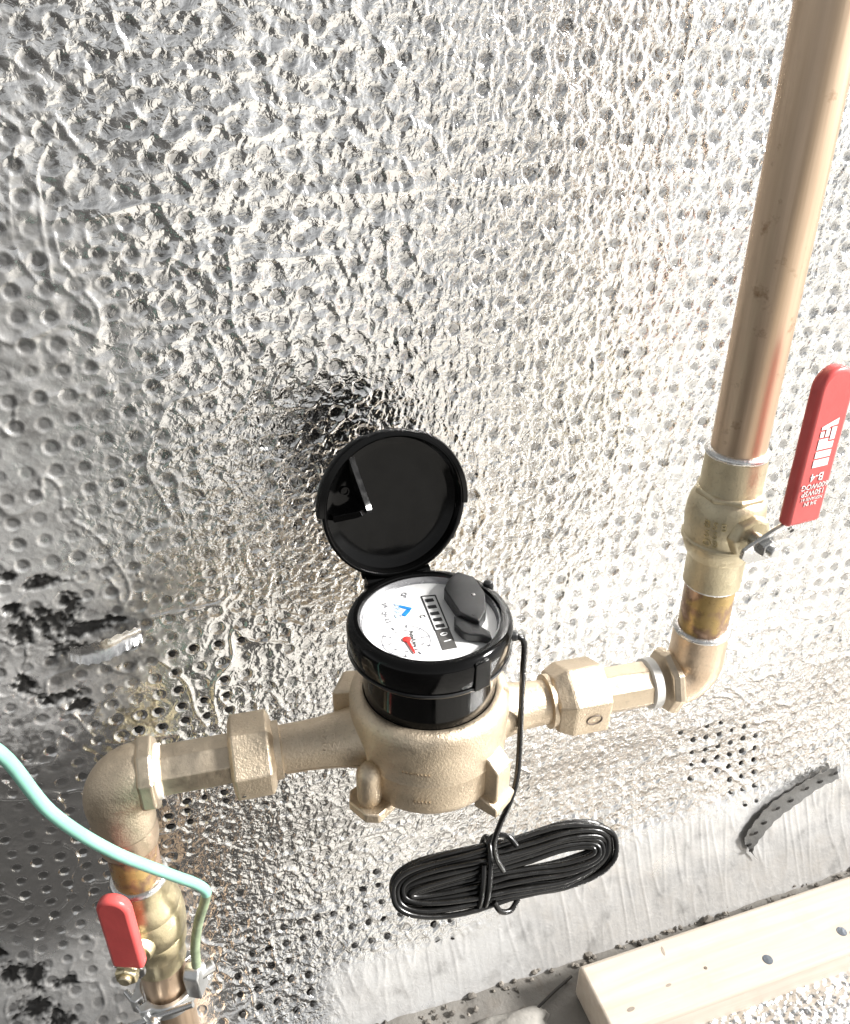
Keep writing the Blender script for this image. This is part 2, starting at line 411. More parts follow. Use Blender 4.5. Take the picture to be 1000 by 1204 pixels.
h = 2.6 * perlin(mmx / 170, mmz / 170, 6) + 0.9 * perlin(mmx / 60, mmz / 60, 7) + 0.25 * perlin(mmx / 28, mmz / 28, 8)
h0 = h
ab = lambda *q: np.abs(perlin(*q))
hw = (1 + 0.3 * sstep(0.0, 0.12, WX)) * busy * (-0.85 * ab(rx / 7.6, rz / (7.6 * st), 9) + 0.60 * ab(rx / 6.2 + 5, rz / (7.0 * st) + 2, 21) - 0.80 * ab(rx / 4.0 + 7, rz / 5.0 + 3, 10) + 0.62 * ab(rx / 2.7 + 1, rz / 3.2, 12))
up_l = sstep(0.14, 0.22, WZ) * sstep(0.08, 0.0, WX)
hw = hw + (1 - busy) * 0.9 * ab(rx / 16.0, rz / 20.0, 23) + up_l * (1.5 * ab(mmx / 17, mmz / 11, 24) - 1.3 * ab(rz / 12, rx / 20, 25))
hw = hw + 1.1 * ridge(perlin(mmx / 34 + 0.8 * perlin(mmx / 40, mmz / 40, 13), mmz / 60, 14), 9)          # long sharp folds
# bubbles on their lattice, popped ones at their own places
PXX, PZZ = 0.0140, 0.01370; AX, AZ = -0.0926, -0.2991
bub = []
rr = random.Random(3)
ha = np.array(HOLES)
for i in range(int((X0 - AX) / PXX) - 1, int((X1 - AX) / PXX) + 2):
    for j in range(int((Z0 - AZ) / PZZ) - 1, int((Z1 - AZ) / PZZ) + 2):
        bx = AX + i * PXX + rr.uniform(-.0007, .0007) + 0.0000 * j; bz = AZ + j * PZZ + rr.uniform(-.0007, .0007)
        if np.hypot(ha[:, 0] - bx, ha[:, 1] - bz).min() < 0.0085: continue
        bub.append((bx, bz, rr.uniform(0.35, 1.15), rr.uniform(0.85, 1.05), rr.uniform(-1, 1), rr.uniform(-1, 1), 0))
for bx, bz in HOLES: bub.append((bx, bz, 1.0, 0.85, 0, 0, 1))
dim = np.zeros_like(h0); cover = np.zeros_like(h0); dots = np.zeros_like(h0)
for bx, bz, amp, rad, tx, tz, pop in bub:
    i0 = int((bx - X0) / DX); j0 = int((bz - Z0) / DX); k = 9
    a0, a1, c0, c1 = max(j0 - k, 0), min(j0 + k + 2, h.shape[0]), max(i0 - k, 0), min(i0 + k + 2, h.shape[1])
    if a0 >= a1 or c0 >= c1: continue
    ex, ez = (WX[a0:a1, c0:c1] - bx) * 1000, (WZ[a0:a1, c0:c1] - bz) * 1000
    d = np.hypot(ex, ez) / (4.3 * rad)
    disc = 1 - sstep(0.72, 1.02, d)
    dim[a0:a1, c0:c1] += amp * (-0.72 * disc + 0.20 * np.exp(-((d - 1.16) / 0.16) ** 2)) + 0.05 * disc * (tx * ex + tz * ez) * amp
    cover[a0:a1, c0:c1] = np.maximum(cover[a0:a1, c0:c1], disc)
    dots[a0:a1, c0:c1] = np.maximum(dots[a0:a1, c0:c1], min(1, amp * 1.1) * (0.74 * (1 - sstep(0.60, 0.90, d)) + 0.26 * np.exp(-((d - 0.88) / 0.10) ** 2)))
h = h0 + hw * (1 - 0.68 * cover) + dim
hs_ = 1.0 * perlin(mmx / 90, mmz / 50, 15) + 0.9 * ridge(perlin(mmx / 13, mmz / 75, 16), 3) * 0.6 + 0.5 * perlin(mmx / 22, mmz / 30, 17) + 0.16 * perlin(mmx / 4, mmz / 30, 18)
h = h * (1 - skirt) + hs_ * skirt
def blob(x, z, rx_, rz_, s, edge=0.45):
    return sstep(1.0 + edge, 1.0 - edge, np.hypot((WX - x) / rx_, (WZ - z) / rz_) + 0.6 * perlin(mmx / 11, mmz / 11, s) + 0.55 * perlin(mmx / 4.2, mmz / 4.2, s + 1) + 0.3 * perlin(mmx / 2.2, mmz / 2.2, s + 2))
# torn places where the dark backing shows
tear = np.zeros_like(h)
for (x, z, a, b_, s) in [(-0.197, 0.046, .012, .009, 20), (-0.188, 0.053, .007, .010, 22), (-0.199, 0.072, .011, .005, 24), (-0.215, 0.080, .006, .004, 26), (-0.183, 0.034, .020, .006, 28), (-0.190, 0.022, .016, .006, 30), (-0.215, 0.040, .008, .012, 32), (-0.205, -0.012, .014, .006, 34), (-0.196, -0.022, .010, .006, 36), (-0.222, 0.002, .007, .010, 38), (-0.283, -0.243, .010, .010, 40), (-0.270, -0.252, .008, .014, 42), (-0.275, -0.275, .014, .010, 44), (-0.250, -0.262, .010, .005, 46), (-0.290, -0.225, .008, .006, 48), (-0.262, -0.290, .012, .008, 50), (-0.216, 0.058, .006, .005, 52), (-0.172, 0.037, .020, .0035, 54), (-0.170, 0.0165, .018, .003, 56)]:
    tear = np.maximum(tear, blob(x, z, a * .8, b_ * .8, s, 0.36))
h -= 1.6 * tear
dirt_shade = 0.75 * sstep(-0.30, -0.345, WZ + 0.02 * perlin(mmx / 30, mmz / 30, 60)) * sstep(-0.02, 0.06, WX)
dirt_shade = np.maximum(dirt_shade, (0.52 + 0.15 * sstep(-0.29, -0.34, WZ) + 0.25 * perlin(mmx / 45, mmz / 22, 63) + 0.15 * perlin(mmx / 12, mmz / 12, 64)) * skirt)
dirt_shade = np.maximum(dirt_shade, 0.75 * sstep(-0.20, -0.25, WZ + 0.025 * perlin(mmx / 40, mmz / 40, 61)) * sstep(-0.14, -0.20, WX))
dirt_shade = np.maximum(dirt_shade, 0.95 * blob(-0.205, 0.035, .060, .055, 62, 0.8))  # grime round the rips, spread and deepened to paint the dark reflection
dirt_shade = np.maximum(dirt_shade, 0.85 * blob(-0.205, 0.165, .062, .125, 66, 0.95))  # dark reflection of the left side painted into the foil colour
WY = yw(WZ) - h * 0.001 * (1 - 0.6 * sstep(-0.33, -0.36, WZ))
wall = grid_mesh('foil_insulation_wall', WX, WY, WZ, 'foil', {'tear': tear, 'dirt_shade': dirt_shade, 'crinkle': np.clip(0.05 + 0.95 * busy, 0, 1) * (1 - 0.75 * skirt), 'dot': dots * (1 - skirt) * (1 - 0.6 * sstep(-0.03, -0.10, WZ) * sstep(-0.10, 0.0, WX))})
wall['label'] = 'crinkled silver bubble foil insulation covering the whole wall behind the pipes'
wall['category'] = 'insulation'

def wy(x, z):
    i = min(max(int(round((x - X0) / DX)), 0), len(wx) - 1); j = min(max(int(round((z - Z0) / DX)), 0), len(wz) - 1)
    return WY[j, i]
def wnorm(z):
    dz = 0.002; d = (yw(z + dz) - yw(z - dz)) / (2 * dz); nn = np.array([0, -1.0, d]); return nn / np.linalg.norm(nn)
# popped bubbles: a small dark cup each
cup = bpy.data.meshes.new('popped_bubble')
bm = bmesh.new()
rings = []
for r, y in ((0.0016, 0.0), (0.0013, -0.0003), (0.0008, -0.0004)):
    rings.append([bm.verts.new((r * cos(2 * pi * k / 10), y, r * sin(2 * pi * k / 10) * 0.9)) for k in range(10)])
for a, b_ in zip(rings, rings[1:]):
    for k in range(10): bm.faces.new((a[k], a[(k + 1) % 10], b_[(k + 1) % 10], b_[k]))
bm.faces.new(rings[-1]); bmesh.ops.recalc_face_normals(bm, faces=bm.faces); bm.to_mesh(cup); bm.free(); cup.materials.append(MATS['hole_dark'])
for k, (x, z) in enumerate(HOLES):
    o = bpy.data.objects.new('popped_bubble', cup); COL.objects.link(o); o.parent = wall
    o.location = (x, wy(x, z) - 0.0006, z)
    nn = wnorm(z); o.rotation_euler = (-math.atan2(nn[2], -nn[1]), rr.uniform(-3, 3), 0)
    s = rr.uniform(1.15, 1.7); o.scale = (s * rr.uniform(.8, 1.1), 1, s)

# torn strip hanging loose at the right and torn flap at the left
def ribbon(pts, half, up, th=0.0006, curl=0.0):
    P = np.array(catmull(pts, 6)); V, F = [], []; n_ = len(P)
    for i, q in enumerate(P):
        t = i / (n_ - 1); u = np.array(up[0]) * (1 - t) + np.array(up[1]) * t; u = u / np.linalg.norm(u)
        hw = half * (0.75 + 0.25 * sin(pi * min(1, t * 1.15))) + 0.0008 * sin(i * 2.1)
        for k in range(5):
            s_ = k / 2 - 1; V.append(q + u * s_ * hw + np.array([0, -curl * s_ * s_, 0]))
    m_ = len(V)
    V += [v + np.array([0, th, 0]) for v in V]
    for i in range(n_ - 1):
        for k in range(4):
            a = i * 5 + k; F.append([a, a + 1, a + 6, a + 5]); F.append([m_ + a, m_ + a + 5, m_ + a + 6, m_ + a + 1])
        for a, b_ in ((i * 5, i * 5 + 5), (i * 5 + 4, i * 5 + 9)): F.append([a, b_, m_ + b_, m_ + a])
    return V, F, P
strip = [(0.3365, wy(.3365, -.322) - .003, -0.322), (0.332, wy(.332, -.312) - .004, -0.312), (0.342, wy(.342, -.301) - .005, -0.301), (0.362, wy(.362, -.289) - .005, -0.289), (0.386, wy(.386, -.281) - .005, -0.281), (0.412, wy(.412, -.274) - .005, -0.274), (0.436, wy(.436, -.270) - .005, -0.270)]
v_, f_, P_ = ribbon(strip, 0.0085, ((-0.6, 0.35, 0.75), (-0.1, 0.45, 1)), curl=0.001)
ts = part('torn_strip', (v_, f_), 'foil_dull', wall, smooth=60, label='loose grey torn strip of foil with a row of dark holes')
for i in range(3, len(P_) - 1, 4):
    o = bpy.data.objects.new('strip_hole', cup); COL.objects.link(o); o.parent = ts; q = P_[i]
    o.location = (q[0], q[1] - 0.0016, q[2] + (0.002 if i % 8 == 3 else -0.001)); o.scale = (1.7, 1, 1.7)
flap = [(-0.1925, wy(-.1925, .0245) - .002, 0.0225), (-0.184, wy(-.184, .027) - .008, 0.0250), (-0.172, wy(-.172, .028) - .010, 0.0270), (-0.160, wy(-.160, .028) - .008, 0.0285), (-0.151, wy(-.151, .0275) - .003, 0.0280)]
v_, f_, P_ = ribbon(flap, 0.0076, ((0.1, -0.15, 1), (0.0, 0.15, 1)), curl=0.0045)
part('torn_flap', (v_, f_), 'foil_plain', wall, smooth=60, label='bright torn flap of foil lifting from the dark rip')

# ------------------------------------------------------------ pipe run frame
L = np.array([-0.1724, 0.0095, 0.0]); Rr = np.array([0.1645, -0.0147, 0.0])
D = (Rr - L) / np.linalg.norm(Rr - L)              # along the run, left to right
Q = np.array([-D[1], D[0], 0])                      # towards the wall
M = np.array([-0.0009, -0.0028, 0.0])               # meter axis
def run(t): return L + D * t
TM = (M - L) @ D

# ------------------------------------------------------------ water meter
mt = thing('water_meter', 'bronze water meter with open black lid and white dial, between two couplings', 'water meter', tuple(M + [0, 0, -0.028]))
body_prof = [(0.030, -0.0285), (0.040, -0.0280), (0.0425, -0.026), (0.0433, -0.022), (0.0433, -0.0062), (0.0440, -0.0052), (0.0440, -0.0042), (0.0434, -0.003), (0.0440, 0.008), (0.0448, 0.016), (0.0448, 0.022), (0.0437, 0.0268), (0.0410, 0.0298), (0.0385, 0.0305), (0.0370, 0.0300), (0.0368, 0.022)]
def rb(th): return 1.0
part('body', lathe(body_prof, M, Z, 96), 'bronze', mt, smooth=50)
# necks with threads hidden under the nuts
neckL = [(0.0205, 0.030), (0.0190, 0.036), (0.0165, 0.043), (0.0150, 0.052), (0.0138, 0.062), (0.0132, 0.072), (0.0130, 0.084), (0.0160, 0.0845), (0.0160, 0.099)]
part('neck', lathe(neckL, M, -D, 40), 'bronze', mt)
neckR = [(0.0205, 0.030), (0.0190, 0.036), (0.0160, 0.044), (0.0140, 0.054), (0.0132, 0.062), (0.0130, 0.070), (0.0160, 0.0705), (0.0160, 0.090)]
part('neck', lathe(neckR, M, D, 40), 'bronze', mt)
# casting seam under the left neck
part('casting_seam', tube([M - D * t + Z * (-r * 0.62) - Q * (r * 0.80) for t, r in ((0.040, .0174), (0.055, .0146), (0.070, .0133), (0.083, .0131))], 0.0006, 6), 'bronze_machined', mt)
def polar(az, r): return np.array([cos(radians(az)) * r, sin(radians(az)) * r, 0])
# lugs of the bottom cover
def lug(az, r, w, dp, z0, z1, chamf):
    e = polar(az, 1); s_ = np.array([-e[1], e[0], 0])
    prof = [(-dp, z0), (dp * 0.75, z0), (dp, z0 + chamf * .5), (dp, z1 - chamf), (dp - chamf, z1), (-dp, z1 + 0.004)]
    return extrude(prof, M + e * r - s_ * w / 2, e, Z, s_, w)
part('lug', lug(148, 0.0455, 0.019, 0.009, -0.017, 0.020, 0.002), 'bronze', mt, bevel=0.0012)
part('lug', lug(30, 0.0455, 0.019, 0.009, -0.017, 0.020, 0.002), 'bronze', mt, bevel=0.0012)
lg = part('lug', lug(305, 0.0445, 0.0135, 0.0065, -0.028, 0.002, 0.006), 'bronze', mt, bevel=0.0009)
part('lug_foot', lug(305, 0.0455, 0.019, 0.0075, -0.034, -0.0275, 0.001), 'bronze', mt, bevel=0.0009)
pb = M + polar(208, 0.0475)
part('lug', lathe([(0.0062, -0.024), (0.0068, -0.022), (0.0068, -0.006), (0.0066, -0.003), (0.0042, 0.0012), (0.001, 0.0022)], pb, Z, 24), 'bronze', mt, smooth=60)
part('lug_foot', extrude([(-0.012, -0.010), (0.011, -0.010), (0.012, 0.004), (0.006, 0.009), (-0.007, 0.009), (-0.013, 0.003)], pb + np.array([0, 0, -0.0305]), polar(298, 1), polar(208, 1), Z, 0.0065), 'bronze', mt, bevel=0.001)
part('bolt', lathe([(0.0045, -0.0385), (0.0052, -0.0375), (0.0052, -0.0335), (0.003, -0.031)], pb, Z, 6), 'zinc', mt, smooth=0)
for az in (30, 148):
    part('bolt', lathe([(0.0045, -0.024), (0.005, -0.023), (0.005, -0.017)], M + polar(az, 0.050), Z, 6), 'zinc', mt, smooth=0)
# raised lettering dots on the body front and letters on the neck
vdir = np.array([-0.3189, -0.9478, 0]); sdir = np.array([0.9478, -0.3189, 0])
def on_body(a, z, r=0.0440):
    e = polar(a, 1); return M + e * r + np.array([0, 0, z]), np.array([-e[1], e[0], 0])
for i, ch in enumerate('ooowoooo'):
    q, e1 = on_body(233 + i * 2.6, 0.0052 - i * 0.0001)
    text('casting_letter', ch, 'bronze_machined', mt, q, e1, Z, 0.0028, 0.0003)
for i, ch in enumerate('ooooo'):
    q, e1 = on_body(241 + i * 2.6, -0.0165, 0.0434)
    text('casting_letter', ch, 'bronze_machined', mt, q, e1, Z, 0.0026, 0.0003)
for i, (ch, t, a) in enumerate((('S', 0.0615, 50), ('3', 0.0560, 50), ('S', 0.0615, 30), ('W', 0.0560, 30))):
    nr = -Q * cos(radians(a)) + Z * sin(radians(a)); r_ = np.interp(t, [0.052, 0.062, 0.072], [0.0150, 0.0138, 0.0132])
    text('casting_letter', ch, 'bronze_machined', mt, M - D * t + nr * (r_ + .0001), D, np.cross(nr, D), 0.0062, 0.0005)

# register: black canister, rim, ring, dial
reg_prof = [(0.0366, 0.0225), (0.0366, 0.0520), (0.0372, 0.0640), (0.0380, 0.0665)]
rg = part('register_housing', lathe(reg_prof, M, Z, 96), 'black_gloss', mt, smooth=50)
rim_prof = [(0.0380, 0.0560), (0.0428, 0.0565), (0.0436, 0.0580), (0.0441, 0.0720), (0.0436, 0.0738), (0.0420, 0.0762), (0.0396, 0.0770), (0.0378, 0.0768), (0.0372, 0.0758), (0.0370, 0.0700)]
part('rim', lathe(rim_prof, M, Z, 96, cap=(False, False)), 'black_gloss', mt, smooth=40)
part('rim_band', lathe([(0.0437, 0.0585), (0.0443, 0.0587), (0.0443, 0.0594), (0.0438, 0.0597)], M, Z, 96, cap=(False, False)), 'black_satin', mt)
part('inner_ring', lathe([(0.0371, 0.0752), (0.0366, 0.0752), (0.0362, 0.0722), (0.0350, 0.0712)], M, Z, 96, cap=(False, False)), 'dial_ring', mt)
DZ = 0.0716
dl = part('dial', lathe([(0.0358, DZ - 0.001), (0.0358, DZ)], M, Z, 96), 'dial_white', mt)
# map a spot of the dial to the printed layout
def dz_(pts, mat, name, h=0.0003):
    return part(name, extrude([(q[0], q[1]) for q in pts], (0, 0, DZ + 0.0001), (1, 0, 0), (0, 1, 0), (0, 0, 1), h), mat, dl, smooth=0)
fr = [(0.0019, 0.0202), (0.0095, 0.0188), (0.0068, -0.0114), (-0.0005, -0.0110)]
for a, b_ in zip(fr, fr[1:] + fr[:1]):
    a, b_ = np.array(a), np.array(b_); t = (b_ - a) / np.linalg.norm(b_ - a); nn = np.array([-t[1], t[0]]) * 0.00032
    dz_([a + nn, b_ + nn, b_ - nn, a - nn], 'ink_black', 'counter_frame')
dz_([(-0.0005, -0.0113), (0.0068, -0.0117), (0.0056, -0.0275), (-0.0020, -0.0272)], 'ink_grey', 'counter_panel')
for cx_, cy_ in [(0.0051, 0.0152), (0.0046, 0.0091), (0.0041, 0.0030), (0.0038, -0.0025), (0.0033, -0.0080)]:
    dz_([(cx_ - .0022, cy_ + .0016), (cx_ + .0022, cy_ + .0012), (cx_ + .0022, cy_ - .0014), (cx_ - .0022, cy_ - .0010)], 'ink_black', 'counter_wheel')
for cy_ in (-0.0155, -0.0212):
    text('counter_digit', '0' if cy_ > -0.018 else '1', 'dial_white', dl, (0.0024, cy_, DZ + 0.0006), (0.09, -1, 0), (1, 0.09, 0), 0.0058, 0.0001)
def stroke(a, b_, w, mat, name, h=0.0003):
    a, b_ = np.array(a), np.array(b_); t = (b_ - a) / np.linalg.norm(b_ - a); nn = np.array([-t[1], t[0]]) * w / 2
    return dz_([a + nn, b_ + nn, b_ - nn, a - nn], mat, name, h)
stroke((-0.0123, 0.0152), (-0.0068, 0.0108), 0.0020, 'ink_blue', 'logo_mark')
stroke((-0.0086, 0.0102), (-0.0125, 0.0063), 0.0024, 'ink_blue', 'logo_mark', 0.0004)
text('dial_print', 'ARAD', 'ink_lightblue', dl, (-0.0146, 0.0114, DZ + 0.0003), (-0.2, -1, 0), (1, -0.2, 0), 0.0050, 0.0001)
text('dial_print', 'Pulse/Litre', 'ink_black', dl, (-0.0136, -0.0140, DZ + 0.0003), (-0.1, -1, 0), (1, -0.1, 0), 0.0031, 0.0001)
text('dial_print', 'C', 'ink_grey', dl, (-0.0031, 0.0028, DZ + 0.0003), (0, -1, 0), (1, 0, 0), 0.0042, 0.0001)
text('dial_print', 'Qn', 'ink_pale', dl, (-0.0066, 0.0240, DZ + 0.0003), (0, -1, 0), (1, 0, 0), 0.0040, 0.0001)
text('dial_print', '3/4', 'ink_pale', dl, (-0.0195, 0.0185, DZ + 0.0003), (0, -1, 0), (1, 0, 0), 0.0036, 0.0001)
text('dial_print', 'QN 2.5', 'ink_pale', dl, (-0.0216, 0.0080, DZ + 0.0003), (0, -1, 0), (1, 0, 0), 0.0034, 0.0001)
cc = np.array([-0.0173, -0.0142]); rc = 0.0124
ring = [cc + rc * np.array([cos(2 * pi * k / 64), sin(2 * pi * k / 64)]) for k in range(64)]
V_, F_ = [], []
for k in range(64):
    th = 2 * pi * k / 64
    for r_ in (rc - 0.0002, rc + 0.0002): V_.append((cc[0] + r_ * cos(th), cc[1] + r_ * sin(th), DZ + 0.0002))
    F_.append([2 * k, 2 * k + 1, (2 * k + 3) % 128, (2 * k + 2) % 128])
part('sub_dial', (V_, F_), 'ink_pale', dl, smooth=0)
for k in range(10):
    th = 2 * pi * k / 10; u_ = np.array([cos(th), sin(th)])
    stroke(cc + u_ * rc * 0.86, cc + u_ * rc * 1.06, 0.00045, 'ink_pale', 'sub_dial_tick')
    text('sub_dial_digit', str(k), 'ink_pale', dl, (*(cc + u_ * rc * 0.70), DZ + 0.0003), (0, -1, 0), (1, 0, 0), 0.0026, 0.0001)
nd = part('needle', merge(lathe([(0.0021, 0), (0.0021, 0.0008), (0.0012, 0.0011)], (-0.0169, -0.0135, DZ), Z, 20), extrude([(-0.0178, -0.0140), (-0.0160, -0.0140), (-0.0159, -0.0258), (-0.0166, -0.0258)], (0, 0, DZ + 0.0005), (1, 0, 0), (0, 1, 0), Z, 0.0004)), 'needle_red', dl)
# sensor module clipped over the right of the dial
mod = [(0.0252, 0.0265), (0.0322, 0.0189), (0.0324, 0.0028), (0.0270, -0.0122), (0.0202, -0.0198), (0.0134, -0.0094), (0.0125, 0.0131), (0.0175, 0.0205)]
sm = part('sensor_module', extrude(mod, (0, 0, 0.0722), (1, 0, 0), (0, 1, 0), Z, 0.0073), 'black_satin', mt, bevel=0.0006)
wing = [(0.0136, -0.0088), (0.0203, -0.0192), (0.0235, -0.0265), (0.0227, -0.0320), (0.0186, -0.0283), (0.0126, -0.0255), (0.0098, -0.0222), (0.0084, -0.0152), (0.0107, -0.0084)]
wv = extrude(wing, (0, 0, 0.0722), (1, 0, 0), (0, 1, 0), Z, 0.0048)
part('module_wing', wv, 'black_satin', mt, bevel=0.0006)
part('module_screw', lathe([(0.0012, 0), (0.0012, 0.0006), (0.0007, 0.0008)], (0.0255, 0.0025, 0.0793), Z, 14), 'steel', sm)
part('module_screw', lathe([(0.0010, 0), (0.0010, 0.0004)], (0.0195, -0.0135, 0.0793), Z, 14), 'ink_black', sm)
part('rim_peg', lathe([(0.0028, -0.004), (0.0032, 0), (0.0026, 0.0028), (0.0010, 0.0034)], M + polar(22, 0.0425) + Z * 0.0752, Z, 20), 'black_satin', mt)
e_, s2 = polar(288, 1), polar(18, 1)
part('latch_tab', extrude([(-0.0050, 0.0575), (0.0050, 0.0570), (0.0050, 0.0735), (0.0035, 0.0748), (-0.0050, 0.0748)], M + e_ * 0.0430, s2, Z, e_, 0.0018), 'black_gloss', mt, bevel=0.0006)
part('cable_gland', lathe([(0.0030, -0.006), (0.0030, 0.002), (0.0024, 0.003)], M + polar(-24, 0.0435) + Z * 0.066, polar(-24, 1), 20), 'black_satin', mt)

# lid, swung open past upright
hd = polar(94, 1); LEAN = radians(11)
lu = Z * cos(LEAN) + hd * sin(LEAN); ln = -hd * cos(LEAN) + Z * sin(LEAN); le = np.cross(lu, ln)
HP = M + hd * 0.0445 + Z * 0.0735
LC = HP + lu * 0.0425 - ln * 0.001
def lid_r(th): return 1.0
lid_prof = [(0.0010, -0.0050), (0.0340, -0.0050), (0.0395, -0.0042), (0.0412, -0.0020), (0.0415, 0.0040), (0.0408, 0.0046), (0.0396, 0.0046), (0.0386, 0.0034), (0.0378, -0.0006), (0.0340, -0.0018), (0.0325, -0.0022), (0.0300, -0.0024), (0.0010, -0.0024)]
ld = part('lid', lathe(lid_prof, LC, ln, 96, up=lu), 'black_gloss', mt, smooth=45)
# outer lip over the upper part of the lid
V_, F_ = [], []; NA = 64
sec = [(0.0413, -0.0025), (0.0436, -0.0015), (0.0440, 0.0036), (0.0432, 0.0050), (0.0405, 0.0052), (0.0405, 0.0040)]
for i in range(NA + 1):
    a = radians(-8 + 186 * i / NA)
    d_ = le * cos(a) + lu * sin(a)
    bite = 0.0010 * (1 if 0.40 < i / NA < 0.62 else 0)
    for r_, t_ in sec: V_.append(LC + d_ * (r_ - (bite if r_ > 0.042 else 0)) + ln * t_)
for i in range(NA):
    for k in range(len(sec)):
        a, b_ = i * 6 + k, i * 6 + (k + 1) % 6; F_.append([a, b_, b_ + 6, a + 6])
F_.append([0, 1, 2, 3, 4, 5]); F_.append([NA * 6 + k for k in range(6)][::-1])
part('lid_lip', (V_, F_), 'black_gloss', ld, smooth=40)
ribp = [(-0.0205, 0.0305), (-0.0200, 0.0240), (-0.0192, 0.0170), (-0.0184, 0.0100), (-0.0180, 0.0050), (-0.0192, 0.0018), (-0.0225, 0.0004), (-0.0280, -0.0004), (-0.0350, -0.0014)]
ribp = [q[:2] for q in catmull([(x, y, 0) for x, y in ribp], 4)]
hv = np.array(camo.location) - LC; hv /= np.linalg.norm(hv); hv = hv + np.array(sd); hv /= np.linalg.norm(hv)
sx_, sy_ = -(hv @ le) / (hv @ ln), -(hv @ lu) / (hv @ ln)  # rib top sloped on purpose to throw the sun's glint at the camera
V_, F_ = [], []
for i, (x, y) in enumerate(ribp):
    a_, b_ = ribp[max(i - 1, 0)], ribp[min(i + 1, len(ribp) - 1)]
    t_ = np.array([b_[0] - a_[0], b_[1] - a_[1]]); t_ /= np.linalg.norm(t_); n_ = np.array([-t_[1], t_[0]])   # right of the downward leg
    hh = -0.0010 + sy_ * (max(y, 0) - 0.0305)
    if y < 0.003: hh = min(hh, 0.008) - 0.35 * max(0, -0.019 - x)
    for off, zz in ((-0.0019, -0.0030), (-0.0019, hh - sx_ * n_[0] * 0.0019), (0.0019, hh + sx_ * n_[0] * 0.0019), (0.0019, -0.0030)):
        V_.append(LC + le * (x + n_[0] * off) + lu * (y + n_[1] * off) + ln * zz)
for i in range(len(ribp) - 1):
    for k in range(4): F_.append([i * 4 + k, i * 4 + (k + 1) % 4, i * 4 + 4 + (k + 1) % 4, i * 4 + 4 + k])
F_ += [[0, 1, 2, 3], [len(V_) - 4 + k for k in range(4)][::-1]]
part('lid_rib', (V_, F_), 'black_gloss', ld, smooth=30, bevel=0.0003)
part('lid_boss', lathe([(0.0025, -0.0024), (0.0025, -0.0008), (0.0018, -0.0008), (0.0018, -0.002)], LC - le * 0.026 + lu * 0.012, ln, 20), 'black_gloss', ld)
hinge = [(-0.0210, 0.0000), (0.0185, 0.0000), (0.0165, 0.0080), (0.0230, 0.0150), (-0.0290, 0.0170), (-0.0215, 0.0070)]
part('hinge_arm', extrude(hinge, HP - ln * 0.0062, le, lu, ln, 0.0024), 'black_gloss', ld, bevel=0.0010)
part('hinge_barrel', lathe([(0.0036, -0.020), (0.0036, 0.018)], HP - lu * 0.001 - ln * 0.001, le, 20), 'black_gloss', mt)
part('hinge_bracket', extrude([(-0.0225, -0.012), (0.0205, -0.012), (0.0190, 0.0035), (-0.0210, 0.0035)], HP + np.array([0, 0, -0.0120]), polar(6, 1), hd, Z, 0.0095), 'black_gloss', mt, bevel=0.001)

# ------------------------------------------------------------ couplings (nut + faceted tailpiece)
def hexnut(o, ax, r, h, up, mat, parent, name='nut', ch=0.0018):
    prof = [(r * 0.90, 0), (r, ch), (r, h - ch), (r * 0.90, h)]
    return part(name, lathe(prof, o, ax, 6, up=up), mat, parent, smooth=0, bevel=0.0009)
upL = Z * cos(radians(18)) - Q * sin(radians(18))
cl = thing('meter_coupling', 'bronze union nut with faceted tailpiece left of the meter, next to the upright elbow', 'coupling', tuple(run(0.060) + [0, 0, -0.02]), 'meter couplings')
nut = part('nut', lathe([(0.0180, 0.0605), (0.0232, 0.0622), (0.0232, 0.0815), (0.0188, 0.0835), (0.0150, 0.0845)], L, D, 6, up=upL), 'bronze', cl, smooth=0, bevel=0.0010)
part('seal_hole', lathe([(0.0012, 0), (0.0012, 0.0003)], run(0.0655) - Q * 0.0186 - Z * 0.0108, -Q * .87 - Z * .5, 12), 'hole_dark', nut)
part('tailpiece', lathe([(0.0125, 0.0238), (0.0142, 0.0252), (0.0142, 0.0630)], L, D, 8, up=Z * cos(radians(20)) - Q * sin(radians(20))), 'bronze_machined', cl, smooth=0, bevel=0.0006)
part('thread_tape', lathe([(0.0130, 0.0215), (0.0148, 0.0222), (0.0146, 0.0246), (0.0128, 0.0252)], L, D, 40), 'tape', cl)
NR = np.linalg.norm(Rr - L)
cr = thing('meter_coupling', 'bronze union nut with faceted tailpiece right of the meter, stamped with a round mark', 'coupling', tuple(run(0.270) + [0, 0, -0.02]), 'meter couplings')
nutR = part('nut', lathe([(0.0150, 0.2440), (0.0185, 0.2450), (0.0225, 0.2530), (0.0228, 0.2545), (0.0228, 0.2750), (0.0185, 0.2770)], L, D, 6, up=Z * cos(radians(4)) - Q * sin(radians(4))), 'bronze', cr, smooth=0, bevel=0.0010)
part('tailpiece', lathe([(0.0140, 0.275), (0.0140, 0.3060), (0.0125, 0.3075)], L, D, 8, up=Z * cos(radians(15)) - Q * sin(radians(15))), 'bronze_machined', cr, smooth=0, bevel=0.0006)
part('thread_tape', lathe([(0.0132, 0.3060), (0.0152, 0.3068), (0.0154, 0.3118), (0.0130, 0.3124)], L, D, 40), 'tape', cr)
# round mark stamped on the front lower facet of the right nut
fa = radians(4 + 90 + 30 - 6); fn = -Q * sin(radians(94)) + Z * cos(radians(94))
am = np.linspace(radians(60), radians(400), 30)
fc = run(0.265) + fn * 0.0198; fu = np.cross(fn, D)
part('stamped_mark', tube([fc + D * (0.0046 * cos(a)) + fu * (0.0034 * sin(a)) for a in am], 0.00055, 6), 'knot', nutR)

